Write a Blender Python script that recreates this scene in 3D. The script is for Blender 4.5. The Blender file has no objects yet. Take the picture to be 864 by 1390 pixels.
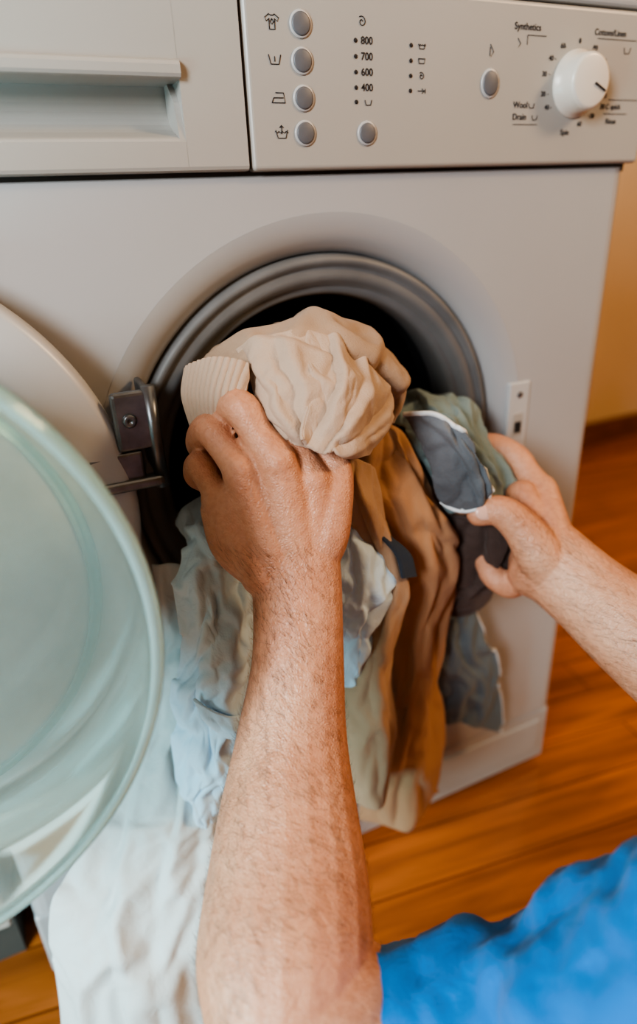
import bpy, bmesh, math, random
import numpy as np
from mathutils import Vector, noise, Matrix
random.seed(4)
scn=bpy.context.scene
col=bpy.context.collection
PI=math.pi
try:
    scn.view_settings.look='AgX - High Contrast'
    scn.view_settings.exposure=-.2
except Exception: pass
# ---------------------------------------------------------------- materials
def newmat(name):
    m=bpy.data.materials.new(name); m.use_nodes=True
    nt=m.node_tree; return m,nt,nt.nodes['Principled BSDF']
def N(nt,t,**k):
    n=nt.nodes.new(t)
    for a,b in k.items(): setattr(n,a,b)
    return n
def mat(name,c,rough=.5,metal=0,var=.06,vs=8,bump=0,bs=200,sheen=0,coat=0,c2=None,detail=4,stretch=None):
    m,nt,b=newmat(name); L=nt.links
    tc=N(nt,'ShaderNodeTexCoord'); src=tc.outputs['Object']
    if stretch:
        mp=N(nt,'ShaderNodeMapping'); mp.inputs['Scale'].default_value=stretch; L.new(src,mp.inputs[0]); src=mp.outputs[0]
    n=N(nt,'ShaderNodeTexNoise'); n.inputs['Scale'].default_value=vs; n.inputs['Detail'].default_value=detail; L.new(src,n.inputs['Vector'])
    r=N(nt,'ShaderNodeValToRGB'); r.color_ramp.elements[0].position=.3; r.color_ramp.elements[1].position=.7
    d=c2 if c2 else tuple(max(0,x*(1-var*2)) for x in c)
    r.color_ramp.elements[0].color=(*d,1); r.color_ramp.elements[1].color=(*c,1)
    L.new(n.outputs['Fac'],r.inputs[0]); L.new(r.outputs[0],b.inputs['Base Color'])
    b.inputs['Roughness'].default_value=rough; b.inputs['Metallic'].default_value=metal
    b.inputs['Sheen Weight'].default_value=sheen; b.inputs['Coat Weight'].default_value=coat
    if bump:
        n2=N(nt,'ShaderNodeTexNoise'); n2.inputs['Scale'].default_value=bs; n2.inputs['Detail'].default_value=3; L.new(tc.outputs['Object'],n2.inputs['Vector'])
        bp=N(nt,'ShaderNodeBump'); bp.inputs['Strength'].default_value=bump; bp.inputs['Distance'].default_value=.001
        L.new(n2.outputs['Fac'],bp.inputs['Height']); L.new(bp.outputs[0],b.inputs['Normal'])
    return m
M={}
M['enamel']=mat('enamel_white',(.465,.475,.485),.22,var=.03,vs=3,bump=.02,bs=400)
M['plastic']=mat('plastic_panel',(.44,.43,.405),.38,var=.03,vs=4,bump=.03,bs=900)
M['plastic2']=mat('plastic_ring',(.53,.54,.545),.32,var=.03,vs=5)
M['knob']=mat('plastic_knob',(.72,.69,.63),.3,var=.02)
M['button']=mat('button_grey',(.18,.19,.21),.45,metal=.1,var=.1,vs=60)
M['ink']=mat('ink_dark',(.03,.03,.035),.6,var=.1)
M['rubber']=mat('rubber_gasket',(.20,.205,.21),.5,var=.12,vs=20,bump=.1,bs=300)
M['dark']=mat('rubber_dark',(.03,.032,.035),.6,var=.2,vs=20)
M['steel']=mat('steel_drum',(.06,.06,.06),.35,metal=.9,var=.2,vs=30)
M['metal']=mat('hinge_metal',(.28,.30,.32),.35,metal=.8,var=.2,vs=60)
M['gap']=mat('gap_shadow',(.10,.095,.085),.8)
M['wall']=mat('wall_paint',(.74,.58,.39),.9,var=.04,vs=3,bump=.1,bs=120)
M['ceil']=mat('ceiling_paint',(.75,.72,.66),.9)
M['base']=mat('baseboard_wood',(.28,.10,.03),.4,var=.25,vs=12,stretch=(1,12,12))
M['cab']=mat('cabinet_white',(.45,.43,.40),.5,var=.03)
def clothmat(name,c,c2=None,rough=.85,sheen=.12,weave=900,bump=.35,var=.08,mid=.3):
    m=mat(name,c,rough,var=var,vs=9,sheen=sheen,c2=c2)
    nt=m.node_tree;L=nt.links;b=nt.nodes['Principled BSDF']
    tc=N(nt,'ShaderNodeTexCoord')
    a=N(nt,'ShaderNodeTexNoise'); a.inputs['Scale'].default_value=weave; a.inputs['Detail'].default_value=2
    a2=N(nt,'ShaderNodeTexNoise'); a2.inputs['Scale'].default_value=55; a2.inputs['Detail'].default_value=5; a2.inputs['Distortion'].default_value=1.2
    for q in (a,a2): L.new(tc.outputs['Object'],q.inputs['Vector'])
    b1=N(nt,'ShaderNodeBump'); b1.inputs['Strength'].default_value=bump; b1.inputs['Distance'].default_value=.0006
    b2=N(nt,'ShaderNodeBump'); b2.inputs['Strength'].default_value=mid; b2.inputs['Distance'].default_value=.004
    L.new(a2.outputs['Fac'],b2.inputs['Height']); L.new(a.outputs['Fac'],b1.inputs['Height']); L.new(b2.outputs[0],b1.inputs['Normal']); L.new(b1.outputs[0],b.inputs['Normal'])
    return m
M['beige']=clothmat('cotton_beige',(.46,.33,.235),(.41,.29,.20),mid=.2,bump=.6)
M['cream']=clothmat('cotton_cream',(.54,.415,.32),(.50,.38,.29),mid=.2,bump=.6)
M['caramel']=clothmat('cotton_caramel',(.49,.28,.16),(.43,.24,.135),mid=.2,bump=.6)
M['tan']=clothmat('cotton_tan',(.50,.335,.22),(.45,.295,.19),mid=.2,bump=.6)
M['ltblue']=clothmat('shirt_light_blue',(.62,.79,.91),(.56,.72,.84))
M['sheet']=clothmat('sheet_white',(.62,.66,.66),(.56,.60,.60))
M['sage']=clothmat('tee_sage',(.27,.36,.36),(.16,.225,.24))
M['charcoal']=clothmat('knit_charcoal',(.20,.215,.235),(.05,.055,.065),weave=420,bump=1)
M['brown']=clothmat('knit_brown',(.10,.066,.056),(.055,.037,.033),weave=500,bump=.9)
M['teal']=clothmat('cotton_teal_grey',(.16,.21,.25),(.12,.165,.20))
M['navy']=clothmat('lining_navy',(.03,.045,.07))
M['trim']=clothmat('trim_white',(.74,.78,.80))
M['blue']=clothmat('tshirt_blue',(.004,.18,.52),(.003,.13,.40))
M['jeans']=clothmat('denim_dark',(.03,.05,.10))
M['headhair']=mat('head_hair',(.05,.03,.02),.6,var=.3,vs=120)
M['eye']=mat('eye_white',(.8,.8,.78),.2,var=.01)
M['iris']=mat('eye_iris',(.06,.04,.03),.2)
M['lips']=mat('lips',(.50,.20,.16),.4)
def skinmat():
    m,nt,b=newmat('skin');L=nt.links
    tc=N(nt,'ShaderNodeTexCoord')
    n=N(nt,'ShaderNodeTexNoise'); n.inputs['Scale'].default_value=16; n.inputs['Detail'].default_value=5; n.inputs['Roughness'].default_value=.5; L.new(tc.outputs['Object'],n.inputs['Vector'])
    r=N(nt,'ShaderNodeValToRGB'); r.color_ramp.elements[0].position=.3; r.color_ramp.elements[1].position=.7
    r.color_ramp.elements[0].color=(.56,.265,.16,1); r.color_ramp.elements[1].color=(.69,.38,.25,1)
    L.new(n.outputs['Fac'],r.inputs[0])
    f=N(nt,'ShaderNodeTexNoise'); f.inputs['Scale'].default_value=300; f.inputs['Detail'].default_value=4; L.new(tc.outputs['Object'],f.inputs['Vector'])
    fr=N(nt,'ShaderNodeValToRGB'); fr.color_ramp.elements[0].position=.3; fr.color_ramp.elements[0].color=(.84,.77,.73,1); fr.color_ramp.elements[1].position=.6; fr.color_ramp.elements[1].color=(1,1,1,1); L.new(f.outputs['Fac'],fr.inputs[0])
    mx=N(nt,'ShaderNodeMix',data_type='RGBA',blend_type='MULTIPLY'); mx.inputs[0].default_value=.6
    L.new(r.outputs[0],mx.inputs[6]); L.new(fr.outputs[0],mx.inputs[7]); L.new(mx.outputs[2],b.inputs['Base Color'])
    b.inputs['Roughness'].default_value=.42; b.inputs['Subsurface Weight'].default_value=.1; b.inputs['Subsurface Radius'].default_value=(.005,.002,.001); b.inputs['Subsurface Scale'].default_value=1
    v=N(nt,'ShaderNodeTexVoronoi'); v.inputs['Scale'].default_value=520; v.feature='DISTANCE_TO_EDGE'; L.new(tc.outputs['Object'],v.inputs['Vector'])
    n2=N(nt,'ShaderNodeTexNoise'); n2.inputs['Scale'].default_value=110; n2.inputs['Detail'].default_value=7; n2.inputs['Distortion'].default_value=.8; L.new(tc.outputs['Object'],n2.inputs['Vector'])
    b1=N(nt,'ShaderNodeBump'); b1.inputs['Strength'].default_value=.6; b1.inputs['Distance'].default_value=.0009; L.new(v.outputs['Distance'],b1.inputs['Height'])
    b2=N(nt,'ShaderNodeBump'); b2.inputs['Strength'].default_value=.55; b2.inputs['Distance'].default_value=.002; L.new(n2.outputs['Fac'],b2.inputs['Height'])
    L.new(b2.outputs[0],b1.inputs['Normal']); L.new(b1.outputs[0],b.inputs['Normal'])
    return m
M['skin']=skinmat()
M['nail']=mat('nail',(.72,.45,.36),.25,var=.03)
M['hair']=mat('arm_hair',(.11,.055,.028),.5)
def glassmat(name,tint,dif,mixd,rough=.08):
    m=bpy.data.materials.new(name); m.use_nodes=True; nt=m.node_tree; L=nt.links
    for n in list(nt.nodes): nt.nodes.remove(n)
    o=N(nt,'ShaderNodeOutputMaterial'); tr=N(nt,'ShaderNodeBsdfTransparent'); tr.inputs[0].default_value=(*tint,1)
    gl=N(nt,'ShaderNodeBsdfGlossy'); gl.inputs['Roughness'].default_value=rough; gl.inputs[0].default_value=(.9,1,1,1)
    df=N(nt,'ShaderNodeBsdfDiffuse'); df.inputs[0].default_value=(*dif,1)
    fr=N(nt,'ShaderNodeFresnel'); fr.inputs[0].default_value=1.5
    no=N(nt,'ShaderNodeTexNoise'); no.inputs['Scale'].default_value=14; no.inputs['Detail'].default_value=6
    tc=N(nt,'ShaderNodeTexCoord'); L.new(tc.outputs['Object'],no.inputs['Vector'])
    ma=N(nt,'ShaderNodeMapRange'); ma.inputs['To Min'].default_value=mixd*.5; ma.inputs['To Max'].default_value=mixd*1.5; L.new(no.outputs['Fac'],ma.inputs[0])
    m1=N(nt,'ShaderNodeMixShader'); m2=N(nt,'ShaderNodeMixShader')
    L.new(ma.outputs[0],m1.inputs[0]); L.new(tr.outputs[0],m1.inputs[1]); L.new(df.outputs[0],m1.inputs[2])
    L.new(fr.outputs[0],m2.inputs[0]); L.new(m1.outputs[0],m2.inputs[1]); L.new(gl.outputs[0],m2.inputs[2]); L.new(m2.outputs[0],o.inputs[0])
    return m
M['glass']=glassmat('door_glass',(.95,.995,.99),(.68,.97,.99),.13)
M['glassrim']=glassmat('door_glass_rim',(.80,.97,.97),(.68,.98,1.0),.34)
M['milky']=glassmat('door_milky_glass',(.92,.98,.97),(.84,.96,.92),.68,.2)
def floormat():
    m,nt,b=newmat('floor_planks');L=nt.links
    tc=N(nt,'ShaderNodeTexCoord'); mp=N(nt,'ShaderNodeMapping'); mp.inputs['Rotation'].default_value=(0,0,math.radians(8)); L.new(tc.outputs['Object'],mp.inputs[0])
    br=N(nt,'ShaderNodeTexBrick'); br.inputs['Scale'].default_value=1; br.inputs['Brick Width'].default_value=.9; br.inputs['Row Height'].default_value=.07; br.inputs['Mortar Size'].default_value=.001
    br.inputs['Color1'].default_value=(.50,.18,.06,1); br.inputs['Color2'].default_value=(.40,.135,.042,1); br.inputs['Mortar'].default_value=(.14,.035,.008,1)
    L.new(mp.outputs[0],br.inputs['Vector'])
    mp2=N(nt,'ShaderNodeMapping'); mp2.inputs['Scale'].default_value=(2.5,30,1); L.new(mp.outputs[0],mp2.inputs[0])
    n=N(nt,'ShaderNodeTexNoise'); n.inputs['Scale'].default_value=1.5; n.inputs['Detail'].default_value=6; n.inputs['Distortion'].default_value=.8; L.new(mp2.outputs[0],n.inputs['Vector'])
    mx=N(nt,'ShaderNodeMix',data_type='RGBA',blend_type='MULTIPLY'); mx.inputs[0].default_value=.85
    r=N(nt,'ShaderNodeValToRGB'); r.color_ramp.elements[0].position=.25; r.color_ramp.elements[0].color=(.45,.39,.33,1); r.color_ramp.elements[1].position=.7; r.color_ramp.elements[1].color=(1.25,1.2,1.1,1); L.new(n.outputs['Fac'],r.inputs[0])
    L.new(br.outputs['Color'],mx.inputs[6]); L.new(r.outputs[0],mx.inputs[7]); L.new(mx.outputs[2],b.inputs['Base Color'])
    b.inputs['Roughness'].default_value=.33
    return m
M['floor']=floormat()
# ---------------------------------------------------------------- helpers
def empty(name,loc=(0,0,0)):
    o=bpy.data.objects.new(name,None); col.objects.link(o); o.location=loc; o.empty_display_size=.05; return o
def obj(name,me,m=None,parent=None,smooth=True):
    o=bpy.data.objects.new(name,me); col.objects.link(o)
    if m: me.materials.append(M[m] if isinstance(m,str) else m)
    if smooth:
        for p in me.polygons: p.use_smooth=True
    if parent: o.parent=parent
    return o
def mesh(name,v,f,m=None,parent=None,smooth=True):
    me=bpy.data.meshes.new(name); me.from_pydata([tuple(map(float,a)) for a in v],[],f); me.update()
    return obj(name,me,m,parent,smooth)
def box(name,x0,x1,y0,y1,z0,z1,m,parent=None,bev=0,seg=3):
    bm=bmesh.new(); bmesh.ops.create_cube(bm,size=1)
    for v in bm.verts: v.co=Vector(((x0+x1)/2+v.co.x*(x1-x0),(y0+y1)/2+v.co.y*(y1-y0),(z0+z1)/2+v.co.z*(z1-z0)))
    if bev: bmesh.ops.bevel(bm,geom=bm.edges[:],offset=bev,segments=seg,profile=.5,affect='EDGES')
    me=bpy.data.meshes.new(name); bm.to_mesh(me); bm.free()
    return obj(name,me,m,parent,smooth=False)
def ball(name,c,s,m,parent,rot=(0,0,0)):
    b=bmesh.new(); bmesh.ops.create_uvsphere(b,u_segments=24,v_segments=16,radius=1)
    me=bpy.data.meshes.new(name); b.to_mesh(me); b.free()
    o=obj(name,me,m,parent); o.scale=s; o.location=c; o.rotation_euler=rot; return o
def lathe(name,prof,c,axis,m,parent=None,n=128,smooth=True):
    a=Vector(axis).normalized(); u=a.cross(Vector((0,0,1))).normalized(); w=a.cross(u)
    v=[];f=[]
    for r,d in prof:
        for i in range(n):
            t=2*PI*i/n; v.append(Vector(c)+a*d+(u*math.cos(t)+w*math.sin(t))*max(r,1e-5))
    for k in range(len(prof)-1):
        for i in range(n):
            j=(i+1)%n; f.append((k*n+i,k*n+j,(k+1)*n+j,(k+1)*n+i))
    return mesh(name,v,f,m,parent,smooth)
def cr(P,sub):
    P=np.array(P,float); n=len(P); out=[]
    E=np.vstack([2*P[0]-P[1],P,2*P[-1]-P[-2]])
    for i in range(n-1):
        p0,p1,p2,p3=E[i],E[i+1],E[i+2],E[i+3]
        for k in range(sub):
            t=k/sub
            out.append(.5*((2*p1)+(-p0+p2)*t+(2*p0-5*p1+4*p2-p3)*t*t+(-p0+3*p1-3*p2+p3)*t**3))
    out.append(P[-1]); return np.array(out)
def crgrid(rows,su,sv):
    R=np.array(rows,float)
    A=np.array([cr(r,su) for r in R])
    B=np.array([cr(A[:,i],sv) for i in range(A.shape[1])])
    return B.transpose(1,0,2)
def tubeline(name,pts,r,m,parent=None,n=8,sub=6):
    P=cr(pts,sub) if sub>1 else np.array(pts,float)
    v=[];f=[]; prev=None
    for i,p in enumerate(P):
        t=P[min(i+1,len(P)-1)]-P[max(i-1,0)]; t=Vector(t).normalized()
        s=prev if prev else Vector((0,0,1)) if abs(t.z)<.9 else Vector((1,0,0))
        u=(s-t*s.dot(t)).normalized(); w=t.cross(u); prev=u
        for k in range(n):
            a=2*PI*k/n; v.append(Vector(p)+(u*math.cos(a)+w*math.sin(a))*r)
    for i in range(len(P)-1):
        for k in range(n):
            j=(k+1)%n; f.append((i*n+k,i*n+j,(i+1)*n+j,(i+1)*n+k))
    f.append(tuple(range(n))[::-1]); f.append(tuple(range((len(P)-1)*n,len(P)*n)))
    return mesh(name,v,f,m,parent)
SIM=[]
def cloth(name,rows,m,parent,su=10,sv=9,amp=3,ax=14,ay=5,seed=0,thick=2.0,curl=8,ribs=0,fine=.8,trim=None,trimr=1.6,trimm='trim',diag=0,grow=.08,bend=.02,extra=None,relax=2,folds=()):
    # folds: overlapping creases ((u0,v0),(u1,v1),height_mm,width) in pattern coordinates
    if extra: rows=[list(r)+[(r[-1][0]+extra[0],r[-1][1]+extra[1],r[-1][2]+extra[2])] for r in rows]
    G=crgrid(rows,su,sv)/1000.0
    nv,nu=G.shape[:2]
    du=np.gradient(G,axis=1); dv=np.gradient(G,axis=0)
    Nn=np.cross(du,dv); Nn/=np.linalg.norm(Nn,axis=2,keepdims=True)+1e-9
    if Nn[:,:,1].mean()>0: Nn=-Nn
    S=np.cumsum(np.linalg.norm(du,axis=2),axis=1); T=np.cumsum(np.linalg.norm(dv,axis=2),axis=0)
    D=np.zeros((nv,nu))
    for i in range(nv):
        for j in range(nu):
            s,t=S[i,j],T[i,j]; s2=s+diag*t
            wv=noise.noise(Vector((s*12,t*12,seed+7)))*.035
            a=noise.noise(Vector(((s2+wv)*ax,t*ay,seed)))
            b=noise.noise(Vector(((s2+wv)*ax*2.3,(t+wv)*ay*2,seed+3)))
            c=noise.noise(Vector((s*70,t*55,seed+5)))
            h=amp*(.9*a+.9*(.5-abs(b)*1.6))+fine*c*.8
            u=j/(nu-1); vv=i/(nv-1)
            wob=.03*noise.noise(Vector((u*4,vv*5,seed+11)))
            for (p0,p1,d,w) in folds:
                dx,dy=p1[0]-p0[0],p1[1]-p0[1]; L=math.hypot(dx,dy)
                px,py=u-p0[0]+wob,vv-p0[1]
                al=(px*dx+py*dy)/L/L; sd=(px*dy-py*dx)/L
                fade=max(0,min(1,(al+.15)/.25))*max(0,min(1,(1.15-al)/.25))
                h+=d*fade*math.tanh(sd/.018)*math.exp(-abs(sd)/w)
            e=min(j,nu-1-j)/(nu*.16)
            if e<1: h-=curl*(1-e)**2
            if ribs: h+=ribs*math.sin(2*PI*s/.0042)
            D[i,j]=h/1000
    G2=G+Nn*D[:,:,None]
    v=G2.reshape(-1,3); f=[(i*nu+j,i*nu+j+1,(i+1)*nu+j+1,(i+1)*nu+j) for i in range(nv-1) for j in range(nu-1)]
    o=mesh(name,v,f,m,parent)
    if grow:
        vg=o.vertex_groups.new(name='pin')
        pins=[i*nu+j for i in range(0,nv,sv) for j in range(0,nu,su)]
        vg.add(pins,1.0,'REPLACE')
        edge=[i*nu+j for i in range(nv) for j in range(nu) if i==0]
        vg.add(edge,1.0,'REPLACE')
        md=o.modifiers.new('c','CLOTH'); st=md.settings
        st.quality=6; st.mass=.05; st.tension_stiffness=12; st.compression_stiffness=12; st.shear_stiffness=4; st.bending_stiffness=bend
        st.tension_damping=5; st.compression_damping=5; st.air_damping=4
        st.vertex_group_mass='pin'; st.shrink_min=-grow; st.shrink_max=-grow
        st.effector_weights.gravity=.15
        md.collision_settings.use_collision=False; md.point_cache.frame_end=30
    SIM.append((o,grow,nu,nv,thick,trim,trimr,trimm,parent,relax))
    return o
def finish_cloth():
    scn.frame_start=1; scn.frame_end=30
    for f in range(1,17): scn.frame_set(f); bpy.context.view_layer.update()
    dg=bpy.context.evaluated_depsgraph_get()
    new=[]
    for s in SIM:
        o=s[0]; e=o.evaluated_get(dg); me=bpy.data.meshes.new_from_object(e); new.append(me)
    for s,me in zip(SIM,new):
        o,grow,nu,nv,thick,trim,trimr,trimm,parent,relax=s
        if grow:
            co=np.zeros(len(me.vertices)*3); me.vertices.foreach_get('co',co); co=co.reshape(nv,nu,3)
            old=np.zeros(len(me.vertices)*3); o.data.vertices.foreach_get('co',old); old=old.reshape(nv,nu,3)
            d=co-old; L=np.linalg.norm(d,axis=2,keepdims=True); lim=.018
            d=np.where(L>lim,d*lim/np.maximum(L,1e-9),d); d=np.nan_to_num(d); co=old+d
            for _ in range(relax):
                c2=co.copy(); c2[1:-1,1:-1]=.4*co[1:-1,1:-1]+.15*(co[:-2,1:-1]+co[2:,1:-1]+co[1:-1,:-2]+co[1:-1,2:]); co=c2
            o.modifiers.clear(); o.data.vertices.foreach_set('co',co.reshape(-1)); o.data.update()
        else:
            co=np.zeros(len(me.vertices)*3); me.vertices.foreach_get('co',co); co=co.reshape(nv,nu,3)
        md=o.modifiers.new('s','SOLIDIFY'); md.thickness=thick/1000; md.offset=0
        sb=o.modifiers.new('ss','SUBSURF'); sb.levels=2; sb.render_levels=2
        if trim:
            for q in trim:
                pts={'top':co[0],'bottom':co[-1],'left':co[:,0],'right':co[:,-1]}[q]
                tubeline(o.name+'_trim',pts,trimr/1000,trimm,parent if parent else o,sub=2)
    scn.frame_set(1)
def body_tube(V,F,pts,side,n=20,sub=6):
    P=cr(pts,sub); k=len(P); rings=[]
    ts=[Vector(P[min(i+1,k-1)][:3]-P[max(i-1,0)][:3]).normalized() for i in range(k)]
    sd=Vector(side)
    def ring(c,t,a,b):
        u=(sd-t*sd.dot(t)).normalized(); w=t.cross(u); s=len(V)
        for q in range(n):
            g=2*PI*q/n; V.append(Vector(c)+u*a*math.cos(g)+w*b*math.sin(g))
        rings.append(s)
    for g in (85,60,30):
        g=math.radians(g); r=min(P[0][3],P[0][4]); ring(Vector(P[0][:3])-ts[0]*r*math.sin(g),ts[0],P[0][3]*math.cos(g),P[0][4]*math.cos(g))
    for i in range(k): ring(P[i][:3],ts[i],P[i][3],P[i][4])
    for g in (30,60,85):
        g=math.radians(g); r=min(P[-1][3],P[-1][4]); ring(Vector(P[-1][:3])+ts[-1]*r*math.sin(g),ts[-1],P[-1][3]*math.cos(g),P[-1][4]*math.cos(g))
    for a,b in zip(rings[:-1],rings[1:]):
        for q in range(n): F.append((a+q,a+(q+1)%n,b+(q+1)%n,b+q))
    F.append(tuple(rings[0]+q for q in range(n))[::-1]); F.append(tuple(rings[-1]+q for q in range(n)))
def body(name,tubes,m,parent,voxel=.002,smooth=6,fac=.5):
    V=[];F=[]
    for pts,side in tubes: body_tube(V,F,[[c/1000 for c in p] for p in pts],side)
    o=mesh(name,V,F,m,parent)
    r=o.modifiers.new('r','REMESH'); r.mode='VOXEL'; r.voxel_size=voxel; r.use_smooth_shade=True
    s=o.modifiers.new('s','SMOOTH'); s.factor=fac; s.iterations=smooth
    return o
# ---------------------------------------------------------------- room
def plane(name,v,m): return mesh(name,v,[(0,1,2,3)],m,smooth=False)
XL,XR,YB,YF,ZC=-1.9,2.6,.92,-2.6,2.5
plane('floor',[(XL,YF,0),(XR,YF,0),(XR,YB,0),(XL,YB,0)],'floor')
plane('ceiling',[(XL,YF,ZC),(XL,YB,ZC),(XR,YB,ZC),(XR,YF,ZC)],'ceil')
plane('wall_back',[(XL,YB,0),(XR,YB,0),(XR,YB,ZC),(XL,YB,ZC)],'wall')
plane('wall_right',[(XR,YB,0),(XR,YF,0),(XR,YF,ZC),(XR,YB,ZC)],'wall')
plane('wall_front',[(XR,YF,0),(XL,YF,0),(XL,YF,ZC),(XR,YF,ZC)],'wall')
plane('wall_left',[(XL,YF,0),(XL,YB,0),(XL,YB,ZC),(XL,YF,ZC)],'wall')
box('baseboard_back',XL,XR,YB-.018,YB-.001,0,.07,'base',bev=.004)
box('baseboard_right',XR-.018,XR-.001,YF,YB-.02,0,.07,'base',bev=.004)
# ---------------------------------------------------------------- washing machine
wm=empty('washing_machine',(0,.25,0))
XA,XB=-.335,.300
ZP0,ZP1=.100,.7240
def front_panel():
    n=160; cz=.497; R0=.200
    v=[];f=[]
    angs=sorted(set([2*PI*i/n for i in range(n)]+[math.atan2(z-cz,x)%(2*PI) for x in (XA,XB) for z in (ZP0,ZP1)]))
    n=len(angs)
    def rect(a,ins):
        c,s=math.cos(a),math.sin(a); t=1e9
        if c>1e-9: t=min(t,(XB)/c)
        if c<-1e-9: t=min(t,(XA)/c)
        if s>1e-9: t=min(t,(ZP1-cz)/s)
        if s<-1e-9: t=min(t,(ZP0-cz)/s)
        x,z=c*t,cz+s*t
        return min(max(x,XA+ins),XB-ins),min(max(z,ZP0+ins*.15),ZP1-ins*.15)
    rings=[]
    rings.append([(R0*math.cos(a),0,cz+R0*math.sin(a)) for a in angs])
    for ins,y in ((.016,0),(.010,.0012),(.005,.0045),(.0015,.010),(0,.018)):
        rings.append([(rect(a,ins)[0],y,rect(a,ins)[1]) for a in angs])
    for r in rings: v+=r
    for k in range(len(rings)-1):
        for i in range(n):
            j=(i+1)%n; f.append((k*n+i,k*n+j,(k+1)*n+j,(k+1)*n+i))
    mesh('front_panel',v,f,'enamel',wm,smooth=False)
front_panel()
box('cabinet_side_right',XB-.002,XB,.018,.55,.02,.832,'enamel',wm)
box('cabinet_side_left',XA,XA+.002,.018,.55,.02,.832,'enamel',wm)
box('cabinet_back',XA+.002,XB-.002,.545,.55,.02,.832,'enamel',wm)
box('worktop',XA-.002,XB+.002,-.006,.555,.8345,.852,'enamel',wm,bev=.004)
box('worktop_gap',XA+.003,XB-.003,.000,.54,.826,.8375,'gap',wm)
box('plinth',XA+.001,XB-.001,.003,.52,.012,.0980,'enamel',wm,bev=.004)
box('plinth_gap',XA+.004,XB-.004,.010,.5,.09,.104,'gap',wm)
box('plinth_flap',.12,.285,.0005,.01,.030,.083,'enamel',wm,bev=.003)
for i,(x,y) in enumerate([(-.29,.05),(.26,.05),(-.29,.48),(.26,.48)]):
    lathe('foot_%d'%i,[(.0,0),(.02,0),(.02,.008),(.01,.012),(.01,.02)],(x,y,.0005),(0,0.0001,1),'dark',wm,24)
box('control_panel',-.0590,XB,-.008,.03,.7250,.8325,'plastic',wm,bev=.003,seg=4)
def extrude(name,prof,x0,x1,m):
    n=len(prof); v=[(x0,y,z) for y,z in prof]+[(x1,y,z) for y,z in prof]
    f=[(i,(i+1)%n,n+(i+1)%n,n+i) for i in range(n)]+[tuple(range(n))[::-1],tuple(range(n,2*n))]
    me=bpy.data.meshes.new(name); me.from_pydata(v,[],f); me.update()
    bm=bmesh.new(); bm.from_mesh(me); bmesh.ops.recalc_face_normals(bm,faces=bm.faces[:]); bm.to_mesh(me); bm.free()
    return obj(name,me,m,wm,smooth=False)
rb=[(-.005,.7255),(-.0072,.7265),(-.008,.7285)]; rt_=[(-.008,.8295),(-.0072,.8315),(-.005,.8325),(.03,.8325),(.03,.7255)]
rec=rb+[(-.008,.7430),(-.0074,.7445),(-.0060,.7455),(.000,.7475),(.006,.7495),(.010,.7515),(.014,.7545),(.017,.758),(.019,.762),(.020,.767),(.020,.7765),(-.0105,.7765),(-.0125,.7772),(-.0135,.779),(-.0135,.7835),(-.0125,.7855),(-.0105,.7865),(-.008,.7872)]+rt_
extrude('detergent_drawer',rec,XA,-.1035,'plastic')
extrude('detergent_drawer_end',rb+rt_,-.1036,-.0618,'plastic')
extrude('recess_end_fillet',[(-.0079,.7435),(.018,.7435),(.018,.7765),(.010,.7765),(-.002,.765),(-.0060,.752)],-.1075,-.1036,'plastic')
box('panel_seam',-.0620,-.0588,-.0035,.02,.727,.831,'gap',wm)
box('panel_gap',XA+.004,XB-.004,.003,.03,.719,.7275,'gap',wm)
YP=-.0082
def disc(name,x,z,r,d,m,rz=1.0,prof=None):
    o=lathe(name,prof or [(r,0),(r,d*.7),(r*.85,d),(0,d)],(0,0,0),(0,-1,0),m,wm,48)
    o.location=(x,YP,z) ; o.scale=(1,1,rz); return o
for i,z in enumerate((.809,.789,.768,.7475)):
    disc('button_ring_%d'%i,-.0195,z,.0079,.0008,'plastic2'); disc('button_%d'%i,-.0195,z,.0066,.0016,'button')
disc('button_ring_4',.0288,.7475,.0078,.0008,'plastic2');disc('button_4',.0288,.7475,.0064,.0016,'button')
disc('button_ring_5',.1345,.7800,.0084,.0008,'plastic2',1.15);disc('button_5',.1345,.7800,.0070,.0016,'button',1.15)
disc('knob',.2190,.7815,.021,.02,'knob',1,[(.0235,0),(.0235,.0015),(.0205,.0025),(.0195,.0145),(.0185,.0168),(.0165,.0175),(0,.0170)])
o=box('knob_mark',-.0007,.0007,-.0005,.0012,.004,.016,'ink',wm); o.location=(.2190,YP-.0178,.7815); o.rotation_euler=(0,math.radians(115),0)
def txt(s,x,z,size,al='LEFT'):
    cu=bpy.data.curves.new('label','FONT'); cu.body=s; cu.size=size; cu.align_x=al; cu.align_y='CENTER'; cu.extrude=.00008; cu.offset=.00005
    o=bpy.data.objects.new('label_'+s.lower().replace(' ','_'),cu); col.objects.link(o); o.rotation_euler=(PI/2,0,0); o.location=(x,YP-.0001,z); cu.materials.append(M['ink']); o.parent=wm
for s,z in (('800',.802),('700',.793),('600',.784),('400',.775)): txt(s,.0245,z,.0062)
for z in (.802,.793,.784,.775,.7665): disc('led',.0205,z,.0013,.0004,'ink')
for z in (.801,.792,.783,.774): disc('led_b',.0645,z,.0013,.0004,'ink')
def icon(name,polys,x,z,s=1.0,r=.00026):
    for k,pl in enumerate(polys):
        tubeline(name+'_%d'%k,[(x+a*s/1000,YP-.0001,z+b*s/1000) for a,b in pl],r,'ink',wm,n=5,sub=1)
tub=[[(-4.5,2),(-3,-3),(3,-3),(4.5,2)],[(-5,1.2),(-3.6,.2),(-2.2,1.2),(-.8,.2),(.6,1.2),(2,.2),(3.4,1.2),(5,.4)]]
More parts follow.
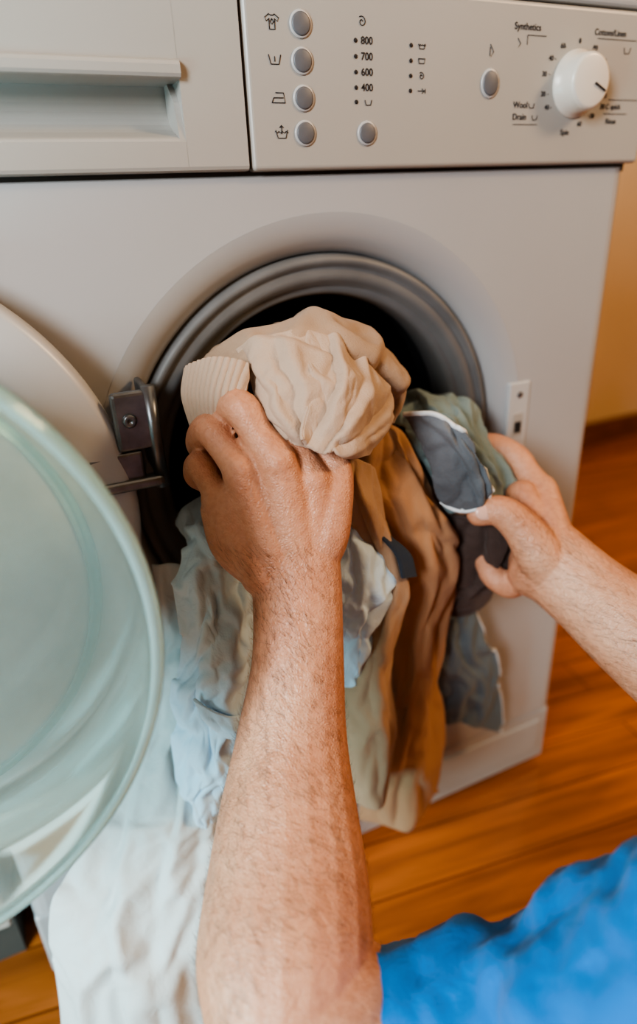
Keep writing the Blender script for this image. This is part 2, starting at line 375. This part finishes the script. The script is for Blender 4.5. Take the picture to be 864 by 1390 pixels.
icon('icon_shirt',[[(-2,-4),(-2,2),(-4,.5),(-5,2.5),(-2,4.5),(-1,3.8),(1,3.8),(2,4.5),(5,2.5),(4,.5),(2,2),(2,-4),(-2,-4)],[(0,2),(1.2,.3),(0,-1.4),(-1.2,.3),(0,2)]],-.0395,.809,.95)
icon('icon_tub',[[(-4.5,3),(-3,-2.5),(3,-2.5),(4.5,3)],[(0,2),(0,-1)]],-.0390,.789,.95)
icon('icon_iron',[[(-5,-3),(5,-3),(4,3),(-2,3)],[(-5,-3),(-3.5,0),(3.8,0)]],-.0380,.768,.95)
icon('icon_rinse',tub+[[(0,5),(0,-.5)],[(-1.5,3.5),(0,5),(1.5,3.5)]],-.0370,.7475,.95)
icon('icon_tub_b',tub[:1],.0300,.7665,.6)
sp=[(math.cos(t*.5)*(1+.28*t),math.sin(t*.5)*(1+.28*t)) for t in range(0,18)]
icon('icon_spiral',[[(a*.7,b*.7) for a,b in sp]],.0255,.8125,.8)
icon('icon_c0',tub,.0735,.801,.6);icon('icon_c1',[[(-4,2),(-3,-2),(3,-2),(4,2),(-4,2)]],.0735,.792,.7);icon('icon_c2',[[(a*.7,b*.7) for a,b in sp]],.0735,.783,.6);icon('icon_c3',[[(-4,0),(4,0)],[(1,2),(4,0),(1,-2)],[(5,2),(5,-2)]],.0735,.774,.7)
icon('icon_start',[[(0,5),(3.5,0),(0,-5),(-3.5,0),(0,5)],[(0,3),(0,-3)]],.133,.800,.9)
txt('Synthetics',.1540,.8165,.0062); txt('Cottons/Linen',.2330,.8165,.0058); txt('Wool',.158,.7665,.0060);txt('Drain',.158,.7585,.0060);txt('Spin',.2080,.7480,.0056);txt('30 C quick',.2480,.7665,.0052);txt('Rinse',.2560,.7560,.0054)
icon('icon_gentle',[[(0,4),(3.5,0),(0,-4),(-3.5,0),(0,4)]],.158,.8060,.8); icon('icon_wool',tub[:1],.176,.7665,.6); icon('icon_drain',tub[:1],.180,.7585,.6); icon('icon_cotton',tub[:1],.270,.8060,.8)
for a,lab in ((90,'0'),(60,'90'),(35,'60'),(12,'40'),(-15,'30'),(120,'60'),(145,'40'),(168,'30'),(195,'30'),(215,'40'),(-50,'30'),(-75,'60')):
    r=.0335; x,z=.219+r*math.cos(math.radians(a)),.7815+r*.85*math.sin(math.radians(a)); txt(lab,x,z,.0048,'CENTER')
    q=.0275; icon('tick',[[(0,0),(1.6*math.cos(math.radians(a)),1.6*math.sin(math.radians(a)))]],.219+q*math.cos(math.radians(a)),.7815+q*math.sin(math.radians(a)),1,.0002)
icon('arc_l',[[(-52,30),(-34,30)],[(-60,-28),(-36,-28)],[(-52,30),(-52,24)]],.2190,.7815,1,.0002);icon('arc_r',[[(18,31),(60,31)],[(38,-10),(70,-10)],[(34,-20),(60,-20)]],.2190,.7815,1,.0002)
# opening
oc=(0,0,.497)
lathe('opening_bezel',[(.2005,-.0003),(.197,.0004),(.190,.0025),(.183,.006),(.177,.011),(.1725,.018),(.171,.03)],oc,(0,1,0),'enamel',wm)
lathe('gasket',[(.172,.022),(.1705,.014),(.1675,.0105),(.1640,.0110),(.1620,.0145),(.1605,.0150),(.1560,.0125),(.1500,.0150),(.1475,.021),(.1455,.0215),(.1425,.021),(.1395,.028),(.1385,.045),(.142,.06)],oc,(0,1,0),'rubber',wm)
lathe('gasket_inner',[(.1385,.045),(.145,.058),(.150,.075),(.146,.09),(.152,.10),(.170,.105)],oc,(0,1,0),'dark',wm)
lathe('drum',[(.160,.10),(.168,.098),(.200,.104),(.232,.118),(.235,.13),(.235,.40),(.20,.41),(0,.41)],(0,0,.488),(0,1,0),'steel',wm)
for k in range(3):
    a=2*PI*k/3+.5; o=box('drum_paddle_%d'%k,-.012,.012,.13,.39,-.225,-.185,'steel',wm,bev=.008); o.rotation_euler=(0,a,0); o.location=(0,0,.488)
box('latch_plate',.1845,.2095,-.0018,.004,.465,.542,'plastic2',wm,bev=.0015)
box('latch_recess',.1905,.2035,-.0022,.0,.4880,.512,'plastic',wm,bev=.001)
box('latch_slot',.1935,.2010,-.0026,.0,.492,.503,'dark',wm)
disc('latch_screw',.197,.530,.003,.001,'metal').location.y=-.0018
# door, swung open about its left hinge
dn=Vector((-.07,-1,.075)).normalized()
dc=Vector((-.3465,-.0125,.518)); dcf=Vector((-.358,-.0125,.520))
def dl(name,prof,m,c=dc): return lathe(name,prof,c,dn,m,wm,160)
dl('door_frame',[(.1825,.0),(.1835,.004),(.1835,.016),(.1815,.021),(.177,.0235),(.150,.0250),(.142,.024),(.139,.018),(.136,.004)],'plastic2',dcf)
dl('door_outer_cover',[(.1825,.0),(.175,-.003),(.10,-.006),(0,-.006)],'plastic2',dcf)
dl('door_glass_bowl',[(.141,.020),(.134,.030),(.132,.07),(.135,.11),(.148,.150),(.157,.172),(.1615,.181),(.1625,.186),(.161,.190),(.156,.1915),(.148,.1895),(.130,.188),(.06,.1885),(0,.189)],'glass')
dl('door_glass_inner',[(.137,.105),(.131,.112),(.118,.116),(.06,.118),(0,.118)],'milky')
dl('door_glass_inner_rim',[(.1385,.102),(.1395,.106),(.137,.110),(.133,.112)],'glassrim')
dl('door_glass_edge',[(.1620,.184),(.1640,.1862),(.1643,.188),(.1630,.1908),(.1600,.1925),(.1575,.1920)],'glassrim')
# hinge
box('hinge_plate',-.1600,-.1550,-.038,.002,.532,.596,'metal',wm,bev=.002)
box('hinge_arm',-.184,-.1565,-.046,-.0395,.556,.597,'metal',wm,bev=.003)
box('hinge_leaf',-.206,-.168,-.0455,-.0395,.532,.556,'metal',wm,bev=.0025)
box('hinge_foot',-.200,-.1565,-.050,-.038,.529,.537,'metal',wm,bev=.003)
lathe('hinge_pin',[(0,0),(.0048,0),(.0048,.072),(0,.072)],(-.158,-.043,.527),(0,0.0001,1),'metal',wm,24)
for i,(x,z,y) in enumerate(((-.1735,.578,-.046),(-.198,.560,-.0385))):
    lathe('hinge_screw_%d'%i,[(.0048,0),(.0048,.0015),(.0036,.003),(.0014,.003),(.0012,.0018),(0,.0018)],(x,y,z),(0,-1,0),'metal',wm,24)
for o in wm.children: o.matrix_parent_inverse=Matrix.Translation((0,-.25,0))
kc=box('kitchen_cabinet',-.95,-.352,.004,.55,.10,.85,'cab',bev=.003)
box('cabinet_plinth',-.94,-.36,.05,.54,.0005,.10,'gap').parent=kc
# ---------------------------------------------------------------- laundry
sw=cloth('beige_sweatshirt',[
 [(-80,40,592),(-47,42,604),(5,45,606),(48,45,596),(77,40,574)],
 [(-113,-12,594),(-88,-42,606),(-54,-60,612),(-11,-52,600),(34,-18,574)],
 [(-126,-30,586),(-101,-74,592),(-73,-98,600),(-27,-92,588),(28,-34,566)],
 [(-129,-40,574),(-102,-82,582),(-84,-112,586),(-38,-102,574),(19,-46,550)],
 [(-132,-50,562),(-100,-78,566),(-88,-105,568),(-44,-100,560),(3,-60,539)]],'beige',None,su=16,sv=14,amp=4,ax=22,ay=10,seed=2,thick=3,curl=4,diag=.5,grow=.08)
cloth('hood_roll',[
 [(-118,-5,596),(-86,0,614),(-42,5,618),(2,5,604),(30,-5,576),(16,-10,552)],
 [(-124,-42,603),(-92,-55,628),(-45,-60,635),(0,-60,620),(31,-50,585),(16,-50,556)],
 [(-122,-72,596),(-92,-88,618),(-47,-97,623),(-8,-94,606),(18,-82,579),(6,-80,554)],
 [(-112,-70,583),(-88,-78,594),(-50,-80,595),(-20,-76,582),(0,-70,564),(-8,-68,548)]],'beige',sw,su=14,sv=12,amp=2.5,ax=20,ay=6,seed=6,thick=3,curl=0,grow=.03,bend=.2,diag=.5,relax=2,
 folds=[((.10,.2),(.34,1),4,.07),((.36,.0),(.44,1),4.5,.08),((.66,.1),(.56,1),-4.5,.08),((.88,.1),(.72,1),-4,.07),((.05,.55),(.5,.62),3,.1)])
cloth('sleeve_fold',[
 [(-104,-66,622),(-86,-84,630),(-54,-88,630),(-22,-76,615),(-4,-62,598)],
 [(-106,-88,606),(-93,-108,612),(-64,-113,610),(-30,-104,600),(-4,-86,584)],
 [(-103,-93,590),(-96,-120,592),(-76,-125,589),(-46,-120,580),(-12,-96,565)],
 [(-95,-98,574),(-92,-125,573),(-80,-130,567),(-60,-127,562),(-26,-108,553)]],'cream',sw,su=16,sv=16,amp=2,ax=24,ay=4,seed=11,thick=3,curl=5,diag=.3,grow=.03,bend=.1,relax=1,
 folds=[((.08,.15),(.36,1),4,.09),((.30,.1),(.50,1),4.5,.09),((.0,.6),(.35,.95),3,.07),((.2,.0),(.7,.3),-3,.08)])
cloth('front_fold',[
 [(-66,-88,632),(-42,-94,626),(-10,-78,609)],
 [(-71,-119,613),(-46,-124,604),(0,-96,588)],
 [(-80,-131,593),(-56,-136,584),(-4,-102,566)],
 [(-88,-140,577),(-72,-142,567),(-28,-116,552)]],'cream',sw,su=24,sv=16,amp=2,ax=22,ay=5,seed=14,thick=3,curl=2,diag=-.4,grow=.03,bend=.1,relax=1,
 folds=[((.42,.05),(.16,1.1),5,.14),((.78,.0),(.36,1),5,.14),((1.05,.35),(.5,1),4.5,.10),((.85,.75),(.45,1.0),3,.08)],trim=['left'],trimr=1.2,trimm='cream')
cloth('ribbed_cuff',[
 [(-136,-58,611),(-121,-80,619),(-104,-95,617)],
 [(-142,-63,594),(-128,-92,600),(-110,-104,602)],
 [(-139,-63,570),(-129,-92,584),(-115,-102,598)]],'cream',sw,su=50,sv=24,amp=1.5,ribs=.75,seed=5,thick=3,curl=4,fine=0,grow=0)
bt=cloth('brown_trousers',[
 [(-30,40,530),(20,40,540),(60,35,520)],
 [(-9,-60,553),(26,-50,542),(45,-40,523)],
 [(-18,-80,510),(28,-80,511),(80,-58,478)],
 [(-5,-80,468),(35,-95,465),(100,-63,428)],
 [(8,-75,406),(48,-90,411),(98,-58,376)],
 [(10,-70,342),(48,-85,353),(92,-58,312)],
 [(4,-70,277),(42,-85,284),(94,-58,238)],
 [(-10,-65,193),(36,-85,203),(96,-58,154)],
 [(-16,-60,112),(30,-80,110),(94,-58,100)]],'caramel',None,su=26,sv=14,amp=4,ax=12,ay=2.5,seed=21,thick=3,curl=12,grow=.035,bend=.3,relax=2,fine=.3,
 folds=[((.25,.12),(.42,.62),4.5,.12),((.62,.1),(.70,.55),4.5,.12),((.85,.2),(.60,.9),-4.5,.12),((.45,.5),(.30,1),-3.5,.1),((.40,.14),(.8,.3),3.5,.06),((.5,.35),(.9,.42),3,.04)])
cloth('trouser_leg',[
 [(-46,-100,546),(-28,-97,538),(-8,-85,522)],
 [(-46,-105,508),(-27,-112,506),(6,-93,481)],
 [(-26,-97,434),(-8,-112,439),(22,-93,423)],
 [(-44,-95,390),(-16,-114,402),(18,-93,383)],
 [(-58,-90,340),(-28,-118,352),(14,-92,331)],
 [(-58,-90,276),(-28,-118,288),(10,-92,264)],
 [(-48,-90,206),(-24,-114,208),(6,-92,200)]],'tan',bt,su=20,sv=14,amp=3.5,ax=15,ay=3,seed=31,thick=3,curl=10,grow=.03,bend=.3,relax=2,fine=.3,
 folds=[((.35,.1),(.55,.9),4,.12),((.75,.2),(.62,1),-4,.12),((.2,.5),(.6,.62),3,.05)])
ls=cloth('light_blue_shirt',[
 [(-110,35,470),(-95,40,475),(-80,40,480),(-65,40,480)],
 [(-150,-14,488),(-132,-18,500),(-112,-35,508),(-98,-55,498)],
 [(-159,-60,486),(-142,-70,499),(-119,-85,485),(-110,-85,465)],
 [(-170,-70,462),(-153,-90,477),(-137,-100,462),(-118,-95,433)],
 [(-170,-80,426),(-157,-105,444),(-144,-115,430),(-122,-105,403)],
 [(-184,-80,385),(-168,-105,397),(-153,-115,386),(-131,-105,362)],
 [(-191,-75,332),(-176,-100,339),(-162,-105,324),(-140,-95,297)],
 [(-189,-70,264),(-181,-90,270),(-169,-95,261),(-155,-85,231)],
 [(-178,-80,220),(-174,-85,215),(-170,-90,213),(-156,-85,190)]],'ltblue',None,su=12,sv=15,amp=4,ax=24,ay=11,seed=41,curl=6,diag=.4,grow=.10,bend=.01,extra=(38,18,-8),relax=1,
 folds=[((.1,.2),(.6,.45),5,.08),((.5,.15),(.2,.5),-4,.08),((.15,.55),(.55,.8),5,.08),((.6,.3),(.45,.7),4,.08),((.3,.6),(.2,1),4,.08),((.7,.5),(.4,.95),-4,.08)])
cloth('shirt_cuff',[
 [(-172,-112,392),(-152,-124,378),(-128,-116,366)],
 [(-170,-118,382),(-150,-130,368),(-126,-122,356)],
 [(-166,-114,372),(-148,-126,358),(-126,-118,346)]],'ltblue',ls,su=16,sv=7,amp=1.5,seed=44,curl=2,thick=3,grow=.03,trim=['bottom'],trimr=1,trimm='ltblue')
cloth('shirt_flap',[
 [(-58,-100,500),(-29,-100,495),(-14,-95,473)],
 [(-65,-110,472),(-33,-118,472),(5,-105,441)],
 [(-65,-110,434),(-42,-122,435),(0,-108,428)],
 [(-61,-105,401),(-42,-120,399),(-18,-103,393)],
 [(-60,-100,352),(-42,-110,350),(-18,-98,364)]],'ltblue',ls,su=16,sv=13,amp=3,ax=22,ay=10,seed=51,curl=4,grow=.10,bend=.01,relax=1,
 folds=[((.3,.05),(.5,.6),4,.1),((.9,.35),(.4,.7),-4,.1),((.7,.1),(.6,.9),4,.1)])
cloth('shirt_lining',[
 [(-22,-110,484),(-10,-106,478)],
 [(-10,-116,466),(6,-112,460)],
 [(-6,-120,446),(13,-112,438)]],'navy',ls,su=14,sv=8,amp=1,curl=1,seed=3,grow=0)
cloth('white_bedsheet',[
 [(-174,-28,458),(-155,-34,459),(-135,-40,442),(-109,-50,441)],
 [(-188,-36,378),(-169,-45,377),(-147,-60,368),(-119,-70,366)],
 [(-220,-45,302),(-193,-60,300),(-164,-72,293),(-129,-78,282)],
 [(-264,-60,250),(-219,-80,247),(-180,-90,242),(-139,-90,220)],
 [(-302,-70,205),(-249,-95,204),(-202,-110,192),(-146,-105,150)],
 [(-318,-85,145),(-269,-115,162),(-221,-125,140),(-159,-115,77)],
 [(-335,-105,50),(-285,-140,50),(-225,-150,45),(-160,-140,35)],
 [(-345,-140,12),(-290,-180,12),(-225,-190,12),(-150,-180,12)]],'sheet',None,su=18,sv=20,amp=5,ax=13,ay=5,seed=61,curl=6,diag=.6,grow=.05,bend=.05,
 folds=[((.1,.3),(.45,.85),5,.07),((.45,.15),(.6,.8),5,.07),((.25,.45),(.15,.95),-4,.06),((.7,.3),(.75,.9),4,.07)])
st_=cloth('sage_t_shirt',[
 [(79,40,539),(100,40,534),(118,42,522),(126,42,505)],
 [(44,-5,540),(78,-8,548),(109,-10,543),(136,-12,528)],
 [(38,-50,535),(56,-62,548),(80,-60,543),(127,-40,518)],
 [(46,-62,511),(60,-82,526),(88,-82,516),(134,-60,499)],
 [(60,-72,486),(66,-90,498),(90,-96,502),(134,-78,482)],
 [(66,-75,466),(70,-92,477),(88,-98,479),(120,-88,472)]],'sage',None,su=14,sv=12,amp=5,ax=26,ay=12,seed=71,curl=3,grow=.12,diag=.6,relax=1,
 folds=[((.2,.1),(.75,.8),6,.1),((.55,.05),(.85,.7),5,.09),((.8,.2),(.95,.9),4,.08)])
cloth('charcoal_panel',[
 [(28,-62,553),(44,-82,556),(58,-96,544),(64,-98,532)],
 [(36,-76,530),(52,-98,534),(68,-108,524),(76,-108,514)],
 [(42,-84,506),(58,-104,504),(72,-112,502),(80,-112,496)],
 [(48,-88,484),(60,-102,480),(72,-108,484),(80,-108,484)]],'charcoal',st_,su=12,sv=12,amp=4,ax=26,ay=12,seed=75,curl=2,trim=['top','right','bottom'],trimr=2.0,grow=.08,diag=.5,folds=[((.2,.1),(.6,.9),4,.12),((.6,.0),(.8,.8),4,.1)])
cloth('brown_knit_cloth',[
 [(68,-70,461),(90,-90,464),(124,-98,455)],
 [(74,-74,429),(96,-96,430),(130,-98,418)],
 [(84,-64,384),(102,-80,389),(124,-80,390)],
 [(77,-46,332),(89,-50,340),(122,-40,341)]],'brown',None,su=16,sv=14,amp=6,ax=24,ay=12,seed=81,curl=3,grow=.12,relax=1,folds=[((.9,.0),(.4,.7),-5,.1),((.5,.0),(.3,.9),5,.1)])
cloth('grey_shorts',[
 [(90,-34,350),(105,-38,355),(128,-30,352)],
 [(80,-40,315),(102,-45,320),(135,-35,324)],
 [(84,-40,277),(110,-50,282),(164,-35,263)],
 [(92,-35,226),(125,-45,224),(182,-30,195)],
 [(100,-30,186),(132,-40,174),(196,-25,122)]],'teal',None,su=18,sv=14,amp=4,ax=22,ay=5,seed=91,curl=1,trim=['top','right'],trimr=1.4,grow=.05,folds=[((.4,.0),(.3,1),4,.1),((.7,.1),(.65,1),4,.1)])
finish_cloth()
# ---------------------------------------------------------------- person
ps=empty('person',(.15,-.6,0))
sx=(.906,-.42,-.042)
lh=[]
lh.append(([(-40,-400,380,36,36),(-85,-345,326,37,36),(-130,-316,310,40,39),(-178,-290,322,43,42)],sx))
lh.append(([(-178,-288,325,43,42),(-170,-270,337,48,44),(-156,-242,351,47,42),(-142,-213,372,42,38),(-127,-187,401,35,31),(-112,-167,440,29.5,24),(-101,-146,480,29,20),(-99,-138,500,30,17)],sx))
def seg(a,b,ra,rb): return [(*a,ra,ra*.9)]+[tuple((a[i]+b[i])/2 for i in range(3))+((ra+rb)/2,(ra+rb)*.45)]+[(*b,rb,rb*.9)]
wl=[(-88,-144,492),(-97,-143,492),(-108,-139,492),(-117,-136,490)]
mcp=[(-80,-131,545),(-101,-127,560),(-121,-117,556),(-134,-107,536)]
pip=[(-87,-110,573),(-115,-102,592),(-132,-91,577),(-140,-87,553)]
dip=[(-92,-84,564),(-121,-76,577),(-134,-68,561),(-139,-69,539)]
tip=[(-96,-70,546),(-118,-64,559),(-126,-59,546),(-130,-61,528)]
fr=[10.4,11.0,10.1,9.2]
for k in range(4):
    lh.append((seg(wl[k],mcp[k],17,13.2),sx))
    r=fr[k]
    mid=tuple((mcp[k][i]+pip[k][i])/2 for i in range(3))
    lh.append(([(*mcp[k],r+2,r+2.6),(*mid,r-.3,r-.4),(*pip[k],r+.6,r+.8),(*dip[k],r-.8,r-1),(*tip[k],r-2,r-2.5)],sx))
lh.append(([(-103,-132,500,30,15),(-108,-126,520,36,16.5),(-110,-122,540,35,15)],sx))
lh.append(([(-112,-136,488,16,14),(-129,-116,506,17,15),(-135,-106,528,13,12)],sx))
lh.append(([(-90,-140,490,15,14),(-79,-143,508,15,14),(-70,-139,528,12.5,12),(-62,-129,546,10.5,10),(-63,-121,560,9,8)],sx))
la=body('left_arm_and_hand',lh,'skin',ps,.0014,5)
sr=(.5,-.3,.8)
rh=[]
rh.append(([(245,-490,450,48,46),(215,-415,382,46,44),(190,-362,346,43,41)],sr))
rh.append(([(188,-352,344,43,40),(170,-280,368,42,38),(150,-207,397,38,34),(139,-165,414,34,29),(130,-138,427,34,26),(126,-124,431,37,24)],sr))
rm=[(147,-92,474),(141,-84,452),(135,-94,428),(128,-108,404)]
rp=[(143,-64,495),(116,-62,474),(112,-72,438),(112,-106,398)]
rd=[(134,-48,503),(98,-58,470),(98,-72,434),(100,-98,406)]
rt=[(120,-40,505),(86,-66,462),(92,-80,438),(100,-84,416)]
rw=[(131,-128,444),(128,-124,436),(126,-122,426),(122,-126,414)]
rr=[12,11.8,11.4,11.4]
for k in range(4):
    rh.append((seg(rw[k],rm[k],20,16),sr)); r=rr[k]
    mid=tuple((rm[k][i]+rp[k][i])/2 for i in range(3))
    rh.append(([(*rm[k],r+2.5,r+2.5),(*mid,r+.3,r+.3),(*rp[k],r+.8,r+.5),(*rd[k],r-.6,r-.8),(*rt[k],r-1.8,r-2.2)],sr))
rh.append(([(122,-138,428,20,19),(112,-134,444,19,18),(102,-122,464,15.5,14.5),(88,-112,477,13,12),(74,-103,474,10.5,9)],sr))
rh.append(([(126,-116,446,18,15),(124,-102,464,17,13),(126,-92,476,14,11)],sr))
ra_=body('right_arm_and_hand',rh,'skin',ps,.0016,6)
ball('thumb_nail',(.0735,-.1122,.4790),(.0078,.0022,.0062),'nail',ps,(-.35,.1,-.35))
# blue t-shirt
ts=[]
ts.append(([(-130,-318,302,46,45),(-104,-334,308,46,45),(-68,-360,338,50,49),(-30,-392,390,58,56),(10,-440,444,68,64),(70,-520,490,90,80)],sx))
ts.append(([(212,-420,400,60,56),(250,-500,470,72,66),(230,-560,500,85,75)],sr))
ts.append(([(160,-640,120,150,105),(160,-640,250,165,110),(160,-620,400,175,105),(160,-595,500,180,85),(160,-590,545,110,65)],(1,-.2,0)))
o=body('blue_t_shirt',ts,'blue',ps,.005,5)
d=bpy.data.textures.new('t','CLOUDS'); d.noise_scale=.04; d.noise_depth=2
dm=o.modifiers.new('d','DISPLACE'); dm.texture=d; dm.strength=.026; dm.mid_level=.45; dm.texture_coords='GLOBAL'
# kneeling legs, neck and head
body('trousers_legs',[([(90,-640,130,95,90),(70,-520,110,75,70),(40,-400,70,58,56)],(1,0,0)),([(40,-405,62,52,50),(60,-560,52,48,44),(80,-760,46,40,38)],(1,0,0)),
 ([(230,-640,130,95,90),(260,-520,110,75,70),(280,-400,70,58,56)],(1,0,0)),([(280,-405,62,52,50),(260,-560,52,48,44),(240,-760,46,40,38)],(1,0,0))],'jeans',ps,.008,6)
body('neck_and_head',[([(160,-600,520,62,58),(158,-590,600,56,56),(156,-580,650,58,62)],(1,0,0)),
 ([(156,-590,660,52,60),(154,-572,700,66,78),(152,-574,750,74,90),(152,-580,790,62,76),(152,-584,812,36,46)],(1,0,0)),
 ([(154,-505,655,26,20),(154,-498,672,30,18)],(1,0,0)),
 ([(153,-490,728,9,9),(153,-476,708,12,12),(153,-474,702,13,10)],(1,0,0)),
 ([(76,-580,735,6,16),(78,-582,712,6,13)],(0,1,0)),([(228,-580,735,6,16),(226,-582,712,6,13)],(0,1,0))],'skin',ps,.003,5)
ball('hair',(.152,-.592,.765),(.082,.094,.078),'headhair',ps,(.35,0,0))
for s in (-1,1):
    ball('eye_%s'%('l' if s<0 else 'r'),(.153+s*.030,-.500,.728),(.0125,.0105,.0095),'eye',ps); ball('iris_%s'%('l' if s<0 else 'r'),(.153+s*.030,-.4915,.726),(.005,.003,.005),'iris',ps)
    ball('brow_%s'%('l' if s<0 else 'r'),(.153+s*.031,-.4935,.746),(.017,.005,.003),'headhair',ps)
ball('mouth',(.153,-.4795,.679),(.022,.007,.006),'lips',ps)
# forearm hair
def hair(o,count,cond,along,seed):
    rnd=random.Random(seed)
    bpy.context.view_layer.update(); dg=bpy.context.evaluated_depsgraph_get(); e=o.evaluated_get(dg); me=e.to_mesh()
    fs=[(p.center.copy(),p.normal.copy()) for p in me.polygons if cond(p.center)]
    V=[];F=[]; al=Vector(along).normalized()
    for _ in range(count):
        c,n=rnd.choice(fs); c=c+Vector((rnd.uniform(-1,1),rnd.uniform(-1,1),rnd.uniform(-1,1)))*.0006
        t=(al+Vector((rnd.gauss(0,.25),rnd.gauss(0,.25),rnd.gauss(0,.25)))); t=(t-n*t.dot(n)).normalized()
        L=rnd.uniform(.006,.014); s=t.cross(n)*.000075
        p=[c-n*.0004,c+t*L*.35+n*L*.12,c+t*L*.7+n*L*.16,c+t*L+n*L*.12]
        b=len(V)
        for i,q in enumerate(p):
            k=1-i/3.4; V.append(q-s*k); V.append(q+s*k)
        for i in range(3): F.append((b+2*i,b+2*i+1,b+2*i+3,b+2*i+2))
    e.to_mesh_clear()
    return mesh(o.name+'_hair',V,F,'hair',ps)
hair(la,5200,lambda c:c.z<.510 and c.y>-.30,(-.45,.25,.9) ,1)
hair(ra_,3000,lambda c:c.y<-.13 and c.y>-.33,(-.2,1,-.1),2)
for o in ps.children: o.matrix_parent_inverse=Matrix.Translation((-.15,.6,0))
# ---------------------------------------------------------------- lights
def area(name,loc,tgt,sx_,sy_,power,c):
    l=bpy.data.lights.new(name,'AREA'); l.shape='RECTANGLE'; l.size=sx_; l.size_y=sy_; l.energy=power; l.color=c
    o=bpy.data.objects.new(name,l); col.objects.link(o); o.location=loc
    o.rotation_euler=(Vector(tgt)-Vector(loc)).to_track_quat('-Z','Y').to_euler(); return o
area('window_light',(-1.25,-1.00,1.20),(-.15,-.1,.45),.42,.55,29,(.90,.97,1.0))
area('cyan_fill',(-1.05,-.50,.40),(-.2,-.1,.35),.25,.35,9,(.42,.88,1.0))  # added low fill light to lift the cyan on the shirt; no actual lamp
area('warm_room_lamp',(1.5,-1.0,1.8),(.1,-.1,.5),.35,.35,24,(1.0,.66,.37))
area('ceiling_lamp',(.6,-.9,2.4),(.6,-.3,0),1.2,1.2,5,(1.0,.82,.58))
w=bpy.data.worlds.new('w'); scn.world=w; w.use_nodes=True
w.node_tree.nodes['Background'].inputs[0].default_value=(.8,.9,1,1); w.node_tree.nodes['Background'].inputs[1].default_value=.3
# ---------------------------------------------------------------- camera
cam=bpy.data.cameras.new('camera'); co=bpy.data.objects.new('camera',cam); col.objects.link(co)
co.location=(-.22907,-.47692,.70067); co.rotation_euler=(1.13057,.04234,-.43423)
cam.sensor_fit='VERTICAL'; cam.sensor_height=24; cam.lens=15.13; cam.clip_start=.01
cam.dof.use_dof=True; cam.dof.focus_distance=.42; cam.dof.aperture_fstop=1.8
scn.camera=co
